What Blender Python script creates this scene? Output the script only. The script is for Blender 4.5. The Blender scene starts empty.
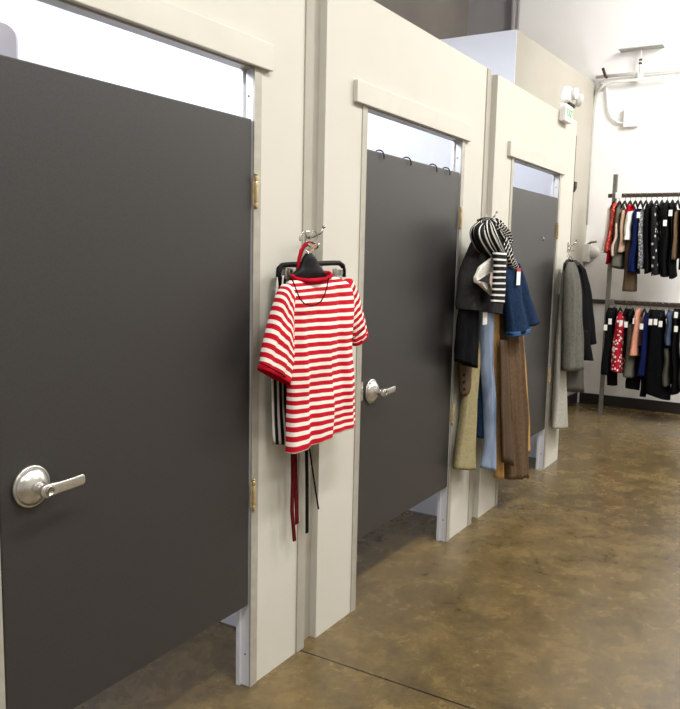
import bpy, math, random
from mathutils import Vector, Matrix
random.seed(7)
sc = bpy.context.scene
C = sc.collection
PI = math.pi

# ------------------------------------------------------------------ camera
F_PX, YAW, PITCH, ROLL, DIST, H = 779.7, 0.546, 0.127, 0.022, 1.624, 1.55
Fw = Vector((math.cos(YAW)*math.cos(PITCH), math.sin(YAW)*math.cos(PITCH), -math.sin(PITCH)))
R0 = Vector((math.sin(YAW), -math.cos(YAW), 0)); U0 = R0.cross(Fw)
Rv = R0*math.cos(ROLL) + U0*math.sin(ROLL); Uv = U0*math.cos(ROLL) - R0*math.sin(ROLL)
CAM = Vector((0, -DIST, H))
cd = bpy.data.cameras.new('camera'); co = bpy.data.objects.new('camera', cd); C.objects.link(co)
cd.sensor_fit = 'HORIZONTAL'; cd.sensor_width = 36; cd.lens = F_PX/680*36; cd.clip_start = .05
m = Matrix((Rv, Uv, -Fw)).transposed().to_4x4(); m.translation = CAM
co.matrix_world = m
sc.camera = co

def at(u, v, x=None, y=None, z=None):
    """measured photo point -> world point on the plane x=, y= or z="""
    d = Fw + Rv*((u-340)/F_PX) - Uv*((v-354.5)/F_PX)
    ax, val = (0, x) if x is not None else (1, y) if y is not None else (2, z)
    return CAM + d*((val-CAM[ax])/d[ax])

# ------------------------------------------------------------------ materials
def srgb(h):
    h = h.lstrip('#'); c = [int(h[i:i+2], 16)/255 for i in (0, 2, 4)]
    return tuple(x/12.92 if x <= .04045 else ((x+.055)/1.055)**2.4 for x in c) + (1,)
def newmat(name, rough=.6, metal=0, spec=.5, sheen=0):
    mt = bpy.data.materials.new(name); mt.use_nodes = True
    nt = mt.node_tree; b = nt.nodes['Principled BSDF']
    b.inputs['Roughness'].default_value = rough; b.inputs['Metallic'].default_value = metal
    b.inputs['Specular IOR Level'].default_value = spec
    if sheen: b.inputs['Sheen Weight'].default_value = sheen
    return mt, nt, b
def node(nt, t, **k):
    n = nt.nodes.new(t)
    for a, v in k.items():
        if a in n.inputs: n.inputs[a].default_value = v
        else: setattr(n, a, v)
    return n
def noisy(name, c1, c2, scale=20, rough=.6, metal=0, spec=.5, bump=.0, detail=4, stretch=None, bscale=None, sheen=0):
    mt, nt, b = newmat(name, rough, metal, spec, sheen)
    tc = node(nt, 'ShaderNodeTexCoord'); mp = node(nt, 'ShaderNodeMapping')
    if stretch: mp.inputs['Scale'].default_value = stretch
    nt.links.new(tc.outputs['Object'], mp.inputs['Vector'])
    n = node(nt, 'ShaderNodeTexNoise', Scale=scale, Detail=detail)
    nt.links.new(mp.outputs[0], n.inputs['Vector'])
    r = node(nt, 'ShaderNodeValToRGB'); r.color_ramp.elements[0].position = .35; r.color_ramp.elements[1].position = .65
    r.color_ramp.elements[0].color = srgb(c1); r.color_ramp.elements[1].color = srgb(c2)
    nt.links.new(n.outputs['Fac'], r.inputs[0]); nt.links.new(r.outputs[0], b.inputs['Base Color'])
    if bump:
        n2 = node(nt, 'ShaderNodeTexNoise', Scale=bscale or scale*4, Detail=3)
        nt.links.new(mp.outputs[0], n2.inputs['Vector'])
        bp = node(nt, 'ShaderNodeBump', Strength=bump, Distance=.002)
        nt.links.new(n2.outputs['Fac'], bp.inputs['Height']); nt.links.new(bp.outputs[0], b.inputs['Normal'])
    return mt
def stripes(name, ca, cb, period, duty=.5, axis='Y', wob=.0, rough=.85):
    """woven stripes that run with the garment's own UV (metres)"""
    mt, nt, b = newmat(name, rough, 0, .2)
    uv = node(nt, 'ShaderNodeUVMap'); uv.uv_map = 'UVMap'
    sp = node(nt, 'ShaderNodeSeparateXYZ'); nt.links.new(uv.outputs[0], sp.inputs[0])
    nz = node(nt, 'ShaderNodeTexNoise', Scale=9); nt.links.new(uv.outputs[0], nz.inputs['Vector'])
    ma = node(nt, 'ShaderNodeMath', operation='MULTIPLY_ADD'); ma.inputs[1].default_value = wob
    nt.links.new(nz.outputs['Fac'], ma.inputs[0]); nt.links.new(sp.outputs[axis], ma.inputs[2])
    dv = node(nt, 'ShaderNodeMath', operation='DIVIDE'); dv.inputs[1].default_value = period
    nt.links.new(ma.outputs[0], dv.inputs[0])
    fr = node(nt, 'ShaderNodeMath', operation='FRACT'); nt.links.new(dv.outputs[0], fr.inputs[0])
    lt = node(nt, 'ShaderNodeMath', operation='LESS_THAN'); lt.inputs[1].default_value = duty
    nt.links.new(fr.outputs[0], lt.inputs[0])
    mx = node(nt, 'ShaderNodeMix', data_type='RGBA')
    mx.inputs[6].default_value = srgb(cb); mx.inputs[7].default_value = srgb(ca)
    nt.links.new(lt.outputs[0], mx.inputs[0]); nt.links.new(mx.outputs[2], b.inputs['Base Color'])
    return mt
def spots(name, base, dots, scale, thr, rough=.85):
    mt, nt, b = newmat(name, rough, 0, .2)
    tc = node(nt, 'ShaderNodeTexCoord')
    vo = node(nt, 'ShaderNodeTexVoronoi', Scale=scale); nt.links.new(tc.outputs['Object'], vo.inputs['Vector'])
    lt = node(nt, 'ShaderNodeMath', operation='LESS_THAN'); lt.inputs[1].default_value = thr
    nt.links.new(vo.outputs['Distance'], lt.inputs[0])
    mx = node(nt, 'ShaderNodeMix', data_type='RGBA'); mx.inputs[6].default_value = srgb(base); mx.inputs[7].default_value = srgb(dots)
    nt.links.new(lt.outputs[0], mx.inputs[0]); nt.links.new(mx.outputs[2], b.inputs['Base Color'])
    return mt
def cloth(name, c1, c2, scale=60, rough=.9): return noisy(name, c1, c2, scale, rough, 0, .04, .25, 3, None, 700, 0)

M = {}
M['panel'] = noisy('cream_panel', '#CAC7BB', '#CDCABF', 3, .72, bump=.03)
M['trimbeige'] = noisy('beige_trim', '#A39D91', '#AAA599', 6, .65, bump=.03)
M['header'] = noisy('header_board', '#C6C2B5', '#CBC7BB', 6, .5, bump=.03)
M['frame'] = noisy('grey_frame', '#A5A194', '#B1ADA1', 20, .4, .1, bump=.02)
M['reveal'] = noisy('pale_aluminium', '#D2D3D8', '#DADBE0', 8, .4, .1, stretch=(1, 1, .1))
M['inner'] = noisy('booth_white', '#DFE1E8', '#E4E6EC', 2, .6)
M['white'] = noisy('white_wall', '#E6E4E1', '#EAE8E5', 1.2, .6)
M['taupe'] = noisy('taupe_wall', '#ADA89B', '#B3AEA2', 2, .6)
M['darkwall'] = noisy('dark_taupe_wall', '#76706A', '#7E7871', 2, .7)
M['greywall'] = noisy('grey_wall', '#8B8788', '#918D8E', 2, .7)
M['ceil'] = noisy('white_ceiling', '#E2E0DC', '#E8E6E2', 1, .8)
M['door'] = noisy('charcoal_laminate', '#312F2E', '#393736', 260, .42, spec=.45, bump=.12, bscale=900)
M['dooredge'] = noisy('door_edge', '#232221', '#2A2928', 60, .5)
M['steel'] = noisy('satin_nickel', '#C8C6C0', '#D4D2CC', 40, .27, .85)
M['chrome'] = noisy('bright_steel', '#A8A49C', '#BAB6AE', 40, .2, 1)
M['dark'] = noisy('dark_gap', '#22201E', '#292725', 40, .8)
M['brass'] = noisy('polished_brass', '#C9B280', '#E0CDA0', 60, .28, .55)
M['base'] = noisy('black_baseboard', '#1E1C1B', '#252322', 12, .5)
M['rackmetal'] = noisy('rack_steel', '#77756F', '#87857F', 30, .4, .7)
M['darkrail'] = noisy('dark_rail', '#3B332C', '#473E36', 30, .5, .3)
M['plastic'] = noisy('black_plastic', '#0C0C0C', '#121212', 30, .5, 0, .12)
M['whiteplastic'] = noisy('white_plastic', '#E4E3DF', '#EBEAE6', 30, .4)
M['pipe'] = noisy('painted_pipe', '#CFCDC6', '#D8D6D0', 20, .5)
M['plate'] = noisy('grey_plate', '#A5A49C', '#B0AFA8', 20, .5)
M['brown'] = noisy('brown_clip', '#3A211A', '#442820', 20, .5)
M['green'] = noisy('green_letters', '#6FBF82', '#78C68A', 20, .5)
M['tag'] = noisy('paper_tag', '#EDEBE6', '#F3F1EC', 20, .8)
M['redtag'] = noisy('red_tag', '#B5302A', '#C03A33', 20, .8)
M['redcloth'] = cloth('red_cloth', '#A60F22', '#B5152A')
M['darkred'] = cloth('dark_red_ribbon', '#4A1013', '#5A1518')
M['orange'] = cloth('orange_strap', '#B06A3C', '#C27A48')
M['blackcloth'] = cloth('black_cloth', '#0E0E10', '#141416')
M['charcoal'] = cloth('charcoal_cloth', '#2A292A', '#323132')
M['khaki'] = cloth('khaki_cloth', '#8F8563', '#9E9471')
M['tan'] = cloth('tan_cloth', '#B58A52', '#C49A60')
M['brownc'] = cloth('brown_cloth', '#5C4A38', '#6A5744')
M['brownd'] = cloth('brown_tweed', '#4F4032', '#5E4E3E', 200)
M['denim'] = cloth('dark_denim', '#182740', '#243854', 90)
M['denimhem'] = cloth('denim_hem', '#2C4A74', '#41628E', 90)
M['jean'] = noisy('light_denim', '#5A6780', '#8492A8', 14, .9, 0, .15, .25, 4, (1, 1, .35), 700)
M['ltgrey'] = cloth('light_grey_cloth', '#A3A097', '#B0ADA4')
M['midgrey'] = cloth('mid_grey_cloth', '#5E5D57', '#6A6962')
M['dkgrey'] = cloth('dark_grey_cloth', '#45433E', '#4F4D47')
M['whitec'] = cloth('white_cloth', '#E2DDD4', '#EAE5DC')
M['redwhite'] = stripes('red_white_stripe', '#C30F28', '#F3EDE2', .0283, .55)
M['bwstripe'] = stripes('black_white_stripe', '#111113', '#DCDAD4', .019, .66)
M['bwvert'] = stripes('black_white_pinstripe', '#141416', '#DAD8D3', .026, .60, 'X')
M['olive'] = cloth('olive_grey', '#57554A', '#636156')
M['salmon'] = cloth('salmon', '#C98A74', '#D99A83')
M['navy'] = cloth('navy', '#10183C', '#161F4A')
M['pink'] = cloth('pale_pink', '#C7AFA6', '#D3BCB3')
M['beigec'] = cloth('beige', '#A88D77', '#B59A84')
M['slate'] = cloth('slate', '#39455A', '#465269')
M['redprint'] = spots('red_print', '#B22A22', '#E0836A', 45, .42)
M['reddots'] = spots('red_dots', '#A8142A', '#EDE6DE', 26, .33)
M['bwprint'] = spots('bw_print', '#17171A', '#C9C8C4', 20, .28)
M['greyprint'] = spots('grey_print', '#55565A', '#B5B5B2', 60, .4)

# floor: stained polished concrete
def floor_mat():
    mt, nt, b = newmat('stained_concrete', .3, 0, .5)
    L = nt.links.new
    tc = node(nt, 'ShaderNodeTexCoord')
    n1 = node(nt, 'ShaderNodeTexNoise', Scale=1.5, Detail=6, Roughness=.6, Distortion=.5)
    n2 = node(nt, 'ShaderNodeTexNoise', Scale=5, Detail=9, Roughness=.72, Distortion=.35)
    n3 = node(nt, 'ShaderNodeTexNoise', Scale=28, Detail=10, Roughness=.8, Distortion=.2)
    for n in (n1, n2, n3): L(tc.outputs['Object'], n.inputs['Vector'])
    r1 = node(nt, 'ShaderNodeValToRGB'); e = r1.color_ramp.elements
    e[0].position = .36; e[0].color = srgb('#473D2B'); e[1].position = .66; e[1].color = srgb('#6C5B3C')
    L(n1.outputs['Fac'], r1.inputs[0])
    r2 = node(nt, 'ShaderNodeValToRGB'); e = r2.color_ramp.elements
    e[0].position = .30; e[0].color = srgb('#3B3224'); e[1].position = .74; e[1].color = srgb('#8C7648')
    L(n2.outputs['Fac'], r2.inputs[0])
    mx = node(nt, 'ShaderNodeMix', data_type='RGBA'); mx.inputs[0].default_value = .6
    L(r1.outputs[0], mx.inputs[6]); L(r2.outputs[0], mx.inputs[7])
    r3 = node(nt, 'ShaderNodeValToRGB'); e = r3.color_ramp.elements
    e[0].position = .35; e[0].color = (.74, .74, .74, 1); e[1].position = .7; e[1].color = (1.36, 1.33, 1.26, 1)
    L(n3.outputs['Fac'], r3.inputs[0])
    mu = node(nt, 'ShaderNodeMix', data_type='RGBA', blend_type='MULTIPLY'); mu.inputs[0].default_value = 1
    L(mx.outputs[2], mu.inputs[6]); L(r3.outputs[0], mu.inputs[7])
    # saw-cut joint across the floor
    sp = node(nt, 'ShaderNodeSeparateXYZ'); L(tc.outputs['Object'], sp.inputs[0])
    s = node(nt, 'ShaderNodeMath', operation='SUBTRACT'); s.inputs[1].default_value = 2.412; L(sp.outputs['X'], s.inputs[0])
    a = node(nt, 'ShaderNodeMath', operation='ABSOLUTE'); L(s.outputs[0], a.inputs[0])
    lt = node(nt, 'ShaderNodeMath', operation='LESS_THAN'); lt.inputs[1].default_value = .0045; L(a.outputs[0], lt.inputs[0])
    jx = node(nt, 'ShaderNodeMix', data_type='RGBA'); jx.inputs[7].default_value = srgb('#241D14')
    L(lt.outputs[0], jx.inputs[0]); L(mu.outputs[2], jx.inputs[6]); L(jx.outputs[2], b.inputs['Base Color'])
    rr = node(nt, 'ShaderNodeMapRange'); rr.inputs[1].default_value = .3; rr.inputs[2].default_value = .7
    rr.inputs[3].default_value = .16; rr.inputs[4].default_value = .34
    L(n2.outputs['Fac'], rr.inputs[0]); L(rr.outputs[0], b.inputs['Roughness'])
    bp = node(nt, 'ShaderNodeBump', Strength=.12, Distance=.004); L(n3.outputs['Fac'], bp.inputs['Height']); L(bp.outputs[0], b.inputs['Normal'])
    return mt
M['floor'] = floor_mat()

# ------------------------------------------------------------------ mesh building
class MB:
    def __init__(s): s.v = []; s.f = []; s.uv = []; s.sm = []
    def add(s, vs, fs, uvs=None, smooth=False):
        o = len(s.v); s.v += [tuple(p) for p in vs]
        for i, f in enumerate(fs):
            s.f.append([o+k for k in f]); s.sm.append(smooth)
            s.uv.append([uvs[k] for k in f] if uvs else [(0, 0)]*len(f))
        return s
    def box(s, x0, y0, z0, x1, y1, z1):
        vs = [(x, y, z) for z in (z0, z1) for y in (y0, y1) for x in (x0, x1)]
        return s.add(vs, [(0, 2, 3, 1), (4, 5, 7, 6), (0, 1, 5, 4), (2, 6, 7, 3), (0, 4, 6, 2), (1, 3, 7, 5)])
    def tube(s, pts, r, n=10, closed=False):
        pts = [Vector(p) for p in pts]; rs = r if isinstance(r, (list, tuple)) else [r]*len(pts)
        vs = []; up = None
        for i, p in enumerate(pts):
            a = pts[max(i-1, 0)]; b = pts[min(i+1, len(pts)-1)]
            t = (b-a).normalized() if (b-a).length > 1e-9 else Vector((0, 0, 1))
            if up is None: up = Vector((0, 0, 1)) if abs(t.z) < .9 else Vector((1, 0, 0))
            sx = t.cross(up).normalized(); up = sx.cross(t).normalized()
            for k in range(n):
                q = 2*PI*k/n; vs.append(p + (sx*math.cos(q)+up*math.sin(q))*rs[i])
        fs = [(i*n+k, i*n+(k+1) % n, (i+1)*n+(k+1) % n, (i+1)*n+k) for i in range(len(pts)-1) for k in range(n)]
        fs += [tuple(reversed(range(n))), tuple((len(pts)-1)*n+k for k in range(n))]
        return s.add(vs, fs, smooth=True)
    def ribbon(s, pts, w, t):
        """flat strap: pts path, w half-width vector, t half-thickness vector"""
        w = Vector(w); t = Vector(t); vs = []
        for p in pts:
            p = Vector(p); vs += [p-w-t, p+w-t, p+w+t, p-w+t]
        fs = [(4*i+k, 4*i+(k+1) % 4, 4*i+4+(k+1) % 4, 4*i+4+k) for i in range(len(pts)-1) for k in range(4)]
        n = len(pts)-1
        return s.add(vs, fs+[(3, 2, 1, 0), (4*n, 4*n+1, 4*n+2, 4*n+3)], smooth=False)
    def lathe(s, prof, o, ax, n=40):
        o = Vector(o); ax = Vector(ax).normalized()
        a = ax.cross(Vector((0, 0, 1))); a = a.normalized() if a.length > .1 else Vector((1, 0, 0)); b = ax.cross(a)
        vs = [o + ax*h + (a*math.cos(2*PI*k/n)+b*math.sin(2*PI*k/n))*max(r, 1e-5) for r, h in prof for k in range(n)]
        fs = [(i*n+k, i*n+(k+1) % n, (i+1)*n+(k+1) % n, (i+1)*n+k) for i in range(len(prof)-1) for k in range(n)]
        fs += [tuple(reversed(range(n))), tuple((len(prof)-1)*n+k for k in range(n))]
        return s.add(vs, fs, smooth=True)
    def loft(s, st, amp=.006, waves=3, ph=0, drift=.6, nr=36, sub=6, cap0=True, cap1=True, sq=.75, grow=True, uvn=None):
        """cloth volume. st: list of (C, W, D) = centre, half-width vector, half-depth vector"""
        st = [tuple(Vector(q) for q in t) for t in st]
        S = []
        N = len(st)
        for i in range(N-1):
            g = [st[max(i-1, 0)], st[i], st[i+1], st[min(i+2, N-1)]]
            for j in range(sub):
                t = j/sub
                S.append(tuple(.5*((2*g[1][k]) + (g[2][k]-g[0][k])*t + (2*g[0][k]-5*g[1][k]+4*g[2][k]-g[3][k])*t*t
                         + (-g[0][k]+3*g[1][k]-3*g[2][k]+g[3][k])*t**3) for k in range(3)))
        S.append(st[-1])
        L = 0; rows = []
        for i, (c, w, d) in enumerate(S):
            if i: L += (c-S[i-1][0]).length
            rows.append((c, w, d, L))
        tot = max(L, 1e-6)
        if cap1:   # the hem turns in, so the cloth edge reads as an opening
            c, w, d, l = rows[-1]; back = (S[-2][0]-c).normalized() if len(S) > 1 else Vector((0, 0, 1))
            rows.append((c+back*.001, w*.97, d*.80, l)); rows.append((c+back*.03, w*.93, d*.6, l))
        vs = []; uvs = []
        for (c, w, d, l) in rows:
            t = l/tot; dn = d.normalized() if d.length > 1e-9 else Vector((0, -1, 0))
            A = amp*(min(1, .35+t) if grow else 1)
            for k in range(nr):
                q = 2*PI*k/nr; cs, sn = math.cos(q), math.sin(q)
                cx = math.copysign(abs(cs)**sq, cs); sy = math.copysign(abs(sn)**sq, sn)
                a = cx
                wv = math.sin(PI*(waves*a+ph+drift*t)) + .45*math.sin(PI*(waves*2.3*a+1.7*ph-1.3*drift*t+.6)) + .3*math.sin(PI*(a*1.1+5.1*t+ph))
                vs.append(c + w*cx + d*sy + dn*A*wv*(.35+.65*(1-a*a)**.5) + w.normalized()*A*.35*math.sin(PI*(3*t+ph)))
                uvs.append((cx*(uvn or w.length), -l))
        n = nr
        fs = [(i*n+k, i*n+(k+1) % n, (i+1)*n+(k+1) % n, (i+1)*n+k) for i in range(len(rows)-1) for k in range(n)]
        if cap0: fs.append(tuple(reversed(range(n))))
        fs.append(tuple((len(rows)-1)*n+k for k in range(n)))
        return s.add(vs, fs, uvs, True)
    def build(s, name, mat, parent=None, bevel=0, origin=None):
        me = bpy.data.meshes.new(name)
        o0 = Vector(origin) if origin is not None else Vector((0, 0, 0))
        me.from_pydata([tuple(Vector(p)-o0) for p in s.v], [], s.f)
        ul = me.uv_layers.new(name='UVMap'); li = 0
        for fi, f in enumerate(s.f):
            for k in range(len(f)):
                ul.data[li].uv = s.uv[fi][k]; li += 1
        me.polygons.foreach_set('use_smooth', s.sm)
        me.materials.append(mat); me.update()
        o = bpy.data.objects.new(name, me); C.objects.link(o); o.location = o0
        if parent is not None:
            o.parent = parent; o.location = o0 - WL[parent.name]
        WL[o.name] = o0
        if bevel:
            b = o.modifiers.new('bevel', 'BEVEL'); b.width = bevel; b.segments = 2; b.limit_method = 'ANGLE'; b.angle_limit = math.radians(50)
        return o
WL = {}
def tag(o, label=None, cat=None, group=None, kind=None):
    if label: o['label'] = label
    if cat: o['category'] = cat
    if group: o['group'] = group
    if kind: o['kind'] = kind
    return o
def empty(name, loc, label=None, cat=None, group=None, kind=None):
    o = bpy.data.objects.new(name, None); C.objects.link(o); o.location = loc; o.empty_display_size = .1
    WL[o.name] = Vector(loc)
    return tag(o, label, cat, group, kind)
def struct(name, mb, mat, parent=None, bevel=0):
    o = mb.build(name, mat, parent, bevel)
    if parent is None: o['kind'] = 'structure'
    return o
def px(st, amp=.006, **k):
    """stations measured as left/right outline points -> loft stations. (uL,vL,uR,vR,plane,depth)"""
    ax = k.pop('ax', 'y'); out = []
    for (ul, vl, ur, vr, pl, dp) in st:
        a = at(ul, vl, **{ax: pl}); b = at(ur, vr, **{ax: pl})
        D = Vector((0, -dp, 0)) if ax == 'y' else Vector((-dp, 0, 0))
        out.append(((a+b)/2, (b-a)/2, D))
    return out
def arc(c, r, a0, a1, n, ex, ez):
    c = Vector(c); ex = Vector(ex); ez = Vector(ez)
    return [c + ex*(r*math.cos(math.radians(a0+(a1-a0)*i/n))) + ez*(r*math.sin(math.radians(a0+(a1-a0)*i/n))) for i in range(n+1)]

# ------------------------------------------------------------------ the setting
XB = 8.58; TH = .045; ZT = 2.57; CEIL = 5.2
struct('floor', MB().box(-5, -7, -.1, XB+.1, 2.1, 0), M['floor'])
struct('ceiling', MB().box(-5, -7, CEIL, XB+.1, 2.1, CEIL+.1), M['ceil'])
struct('wall_back', MB().box(XB, -7, 0, XB+.1, 1.44, CEIL), M['white'])
struct('wall_back_alcove', MB().box(XB, 1.44, 0, XB+.1, 2.1, CEIL), M['greywall'])
struct('wall_left', MB().box(-5, 2.0, 0, XB, 2.1, CEIL), M['darkwall'])
struct('wall_right', MB().box(-5, -7.1, 0, XB+.1, -7, CEIL), M['white'])
struct('wall_front', MB().box(-5.1, -7.1, 0, -5, 2.1, CEIL), M['white'])
struct('baseboard_back', MB().box(XB-.015, -7, 0, XB, .5, .115), M['base'], bevel=.003)
# closet block beyond the booths, taller than they are
zc = 3.385
def prism(pts, z0, z1):
    n = len(pts)
    return MB().add([(x, y, z0) for x, y in pts]+[(x, y, z1) for x, y in pts], [tuple(reversed(range(n))), tuple(range(n, 2*n))]+[(i, (i+1) % n, (i+1) % n+n, i+n) for i in range(n)])
struct('wall_closet_block', prism([(6.336, .62), (XB-.001, .535), (XB-.001, 1.98), (6.336, 1.98)], 0, zc), M['taupe'])
struct('wall_closet_lit_side', prism([(6.326, .62), (6.336, .62), (6.336, 1.98), (6.326, 1.98)], 0, zc), M['inner'])  # thin white plate: brightness of the lit side put into its colour
struct('baseboard_left', prism([(6.336, .605), (XB-.016, .520), (XB-.016, .535), (6.336, .62)], 0, .115), M['base'])

# doors: (left edge, right edge)
DOORS = [(1.122, 2.086), (2.850, 3.826), (4.64, 5.60)]
MODS = [(-.9, 2.385), (2.53, 4.14), (4.31, 5.985)]
DZ0, DZ1, LINT = .312, 1.985, 2.165
for i, ((a, b), (x0, x1)) in enumerate(zip(DOORS, MODS)):
    p = MB(); fl, fr = a-.045, b+.045
    p.box(x0, 0, 0, fl, TH, ZT); p.box(fr, 0, 0, x1, TH, ZT); p.box(fl, 0, LINT, fr, TH, ZT)
    struct('wall_booth_front' if i == 0 else 'wall_booth_front.%03d' % i, p, M['panel'])
    # steel frame: face angle + reveal
    fm = MB()
    for s, e in ((fl-.001, a-.006), (b+.008, fr+.001)): fm.box(s, -.004, 0, e, .002, LINT)
    j = struct('trim_door_frame' if i == 0 else 'trim_door_frame.%03d' % i, fm, M['frame'])
    rv = MB()
    rv.box(a-.022, .001, 0, a-.006, TH+.004, LINT); rv.box(b+.008, .001, 0, b+.024, TH+.004, LINT)
    rv.box(b-.004, .036, 0, b+.01, .052, LINT)
    rv.box(a-.006, .036, DZ0-.2, a+.006, .052, LINT)
    rev = rv.build('reveal', M['reveal'], j)
    sc_ = MB()
    for z in (.12, 2.06): sc_.lathe([(.0045, 0), (.004, .002)], (b+.0085, .02, z), (-1, 0, 0), 10)
    sc_.build('screw', M['rackmetal'], rev)
    # header board
    hd = MB().box(fl-.075, -.02, 2.15, fr+.045, 0, 2.236)
    struct('trim_header' if i == 0 else 'trim_header.%03d' % i, hd, M['header'], bevel=.003)
    un = MB().box(a-.006, .002, LINT-.02, b+.008, TH+.002, LINT+.001)
    struct('trim_lintel' if i == 0 else 'trim_lintel.%03d' % i, un, M['frame'])
# channels between the booths
for k, (a, b) in enumerate([(2.385, 2.53), (4.14, 4.31)]):
    s_ = MB().box(a, -.006, 0, a+.052, .012, ZT)
    struct('trim_post_strip' if k == 0 else 'trim_post_strip.%03d' % k, s_, M['trimbeige'], bevel=.002)
    c_ = MB().box(a+.052, .030, 0, b, TH, ZT-.002)
    struct('trim_channel' if k == 0 else 'trim_channel.%03d' % k, c_, M['trimbeige'])
# side partitions + booth backs
for k, (x0, x1) in enumerate([(.62, .68), (2.425, 2.485), (4.2, 4.26), (5.93, 5.985)]):
    struct('wall_partition' if k == 0 else 'wall_partition.%03d' % k, MB().box(x0, TH, 0, x1, 1.6, ZT-.01), M['inner'])
struct('wall_booth_back', MB().box(-.9, 1.6, 0, 5.985, 1.66, 3.35), M['inner'])
struct('panel_end_gap_shade', MB().box(5.986, .004, 0, 6.016, .5, 2.47), M['dark'])  # dark strip standing in for the shaded gap at the panel end
# strip on the back wall: dark wall rail, lower and upper
struct('trim_wall_rail', MB().box(XB-.03, -7, 1.095, XB, .555, 1.14), M['darkrail'])

# ------------------------------------------------------------------ doors with levers and hinges
def lever(x, parent):
    z = .965
    h = MB()
    h.lathe([(.052, 0), (.053, .003), (.053, .008), (.051, .010), (.049, .0105)], (x, 0, z), (0, -1, 0), 48)
    hb = h.build('door_handle', M['steel'], parent)
    r = MB().lathe([(.0475, .010), (.047, .013), (.042, .019), (.033, .026), (.024, .031), (.019, .033)], (x, 0, z), (0, -1, 0), 48)
    r.build('rose', M['steel'], hb)
    n = MB().lathe([(.0175, .026), (.0145, .034), (.0135, .052), (.0150, .056)], (x, 0, z), (0, -1, 0), 32)
    n.build('neck', M['steel'], hb)
    # blade: rounded paddle running towards the hinges
    lv = MB()
    st = []
    for d, w, t, dz in [(-.020, .004, .004, 0), (-.017, .013, .008, 0), (-.006, .0175, .009, 0), (.010, .0165, .008, 0), (.035, .014, .0055, 0), (.07, .0135, .0045, .0), (.10, .0135, .004, .001), (.112, .013, .0038, .001), (.117, .009, .003, .001)]:
        st.append((Vector((x+d, -.066+.006*min(1, max(0, d)/.12), z+dz)), Vector((0, 0, w)), Vector((0, -t, 0))))
    lv.loft(st, amp=0, nr=28, sub=4, cap1=False, sq=.55)
    lv.build('lever', M['steel'], hb)
    kc = MB().lathe([(.0125, 0), (.0125, .003), (.010, .0045), (.0095, .002)], (x, -.0745, z), (0, -1, 0), 28)
    kp = kc.build('key_cylinder', M['chrome'], hb)
    return hb
def hinge(x, z, parent):
    h = MB()
    for z0, z1 in ((-.052, -.036), (-.034, .034), (.036, .052)):
        h.lathe([(.006, z0), (.0068, z0+.002), (.0068, z1-.002), (.006, z1)], (x, -.009, z), (0, 0, 1), 20)
    o = h.build('hinge', M['brass'], parent)
    lf = MB().box(x-.010, -.003, z-.045, x-.004, .001, z+.045).box(x+.004, -.004, z-.045, x+.012, .001, z+.045)
    lf.build('hinge_leaf', M['brass'], o)
    pn = MB().lathe([(.004, -.057), (.004, .054), (.006, .055), (.005, .059)], (x, -.009, z), (0, 0, 1), 16)
    pn.build('hinge_pin', M['brass'], o)
for i, (a, b) in enumerate(DOORS):
    t = empty('door_%d' % (i+1), (b, 0, DZ0), ['charcoal grey swing door nearest the left edge, with big steel lever',
        'charcoal grey middle door beside the striped shirt, wire hanger hooks over its top edge',
        'charcoal grey farthest door, behind the cluster of trousers'][i], 'door', None, 'structure')
    MB().box(a, .001, DZ0, b, .034, DZ1).build('door_leaf', M['door'], t, bevel=.004)
    lever(a+.085, t)
    for z in (1.752, .712): hinge(b+.014, z, t)
    if i == 1:
        MB().box(a-.007, -.006, .935, a+.009, .002, 1.015).build('latch_plate', M['steel'], t, bevel=.001)
    if i == 2:
        q = at(541, 239, y=0)
        MB().tube([q+Vector((0, 0, .012)), q+Vector((0, -.018, .012)), q+Vector((0, -.022, 0)), q+Vector((0, -.012, -.012))], .0028, 8).build('coat_peg', M['steel'], t)

# thin steel wire hangers hung over the top of the second door, clothes side in the booth
def wire_hanger(loc, label):
    x, y, z = loc
    t = empty('wire_hanger', loc, label, 'clothes hanger', None)
    hk = MB(); c = Vector((x, .018, z))
    hk.tube([c+Vector((0, -.026, -.012))]+arc(c+Vector((0, 0, .0)), .026, 180, 0, 12, (0, 1, 0), (0, 0, 1))+[Vector((x, .044, z-.03)), Vector((x, .050, z-.075))], .003, 8)
    hk.build('hook', M['plastic'], t)
    b = MB(); p = Vector((x, .050, z-.075))
    b.tube([p, p+Vector((.19, .02, -.11)), p+Vector((.2, .02, -.125)), p+Vector((.19, .02, -.13)), p+Vector((-.19, .02, -.13)), p+Vector((-.2, .02, -.125)), p+Vector((-.19, .02, -.11)), p], .002, 8)
    b.build('frame', M['plastic'], t)
for u, v, lb in [(382.5, 153.5, 'black wire hanger over the middle door, nearest its latch edge'), (409.5, 162, 'black wire hanger over the middle door, second hook from the latch edge'),
              (435.5, 168, 'black wire hanger over the middle door, third hook from the latch edge'), (448.5, 171.5, 'black wire hanger over the middle door, nearest its hinge edge')]:
    q = at(u, v, y=.0)
    wire_hanger((q.x, .018, DZ1-.015), lb)

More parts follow.
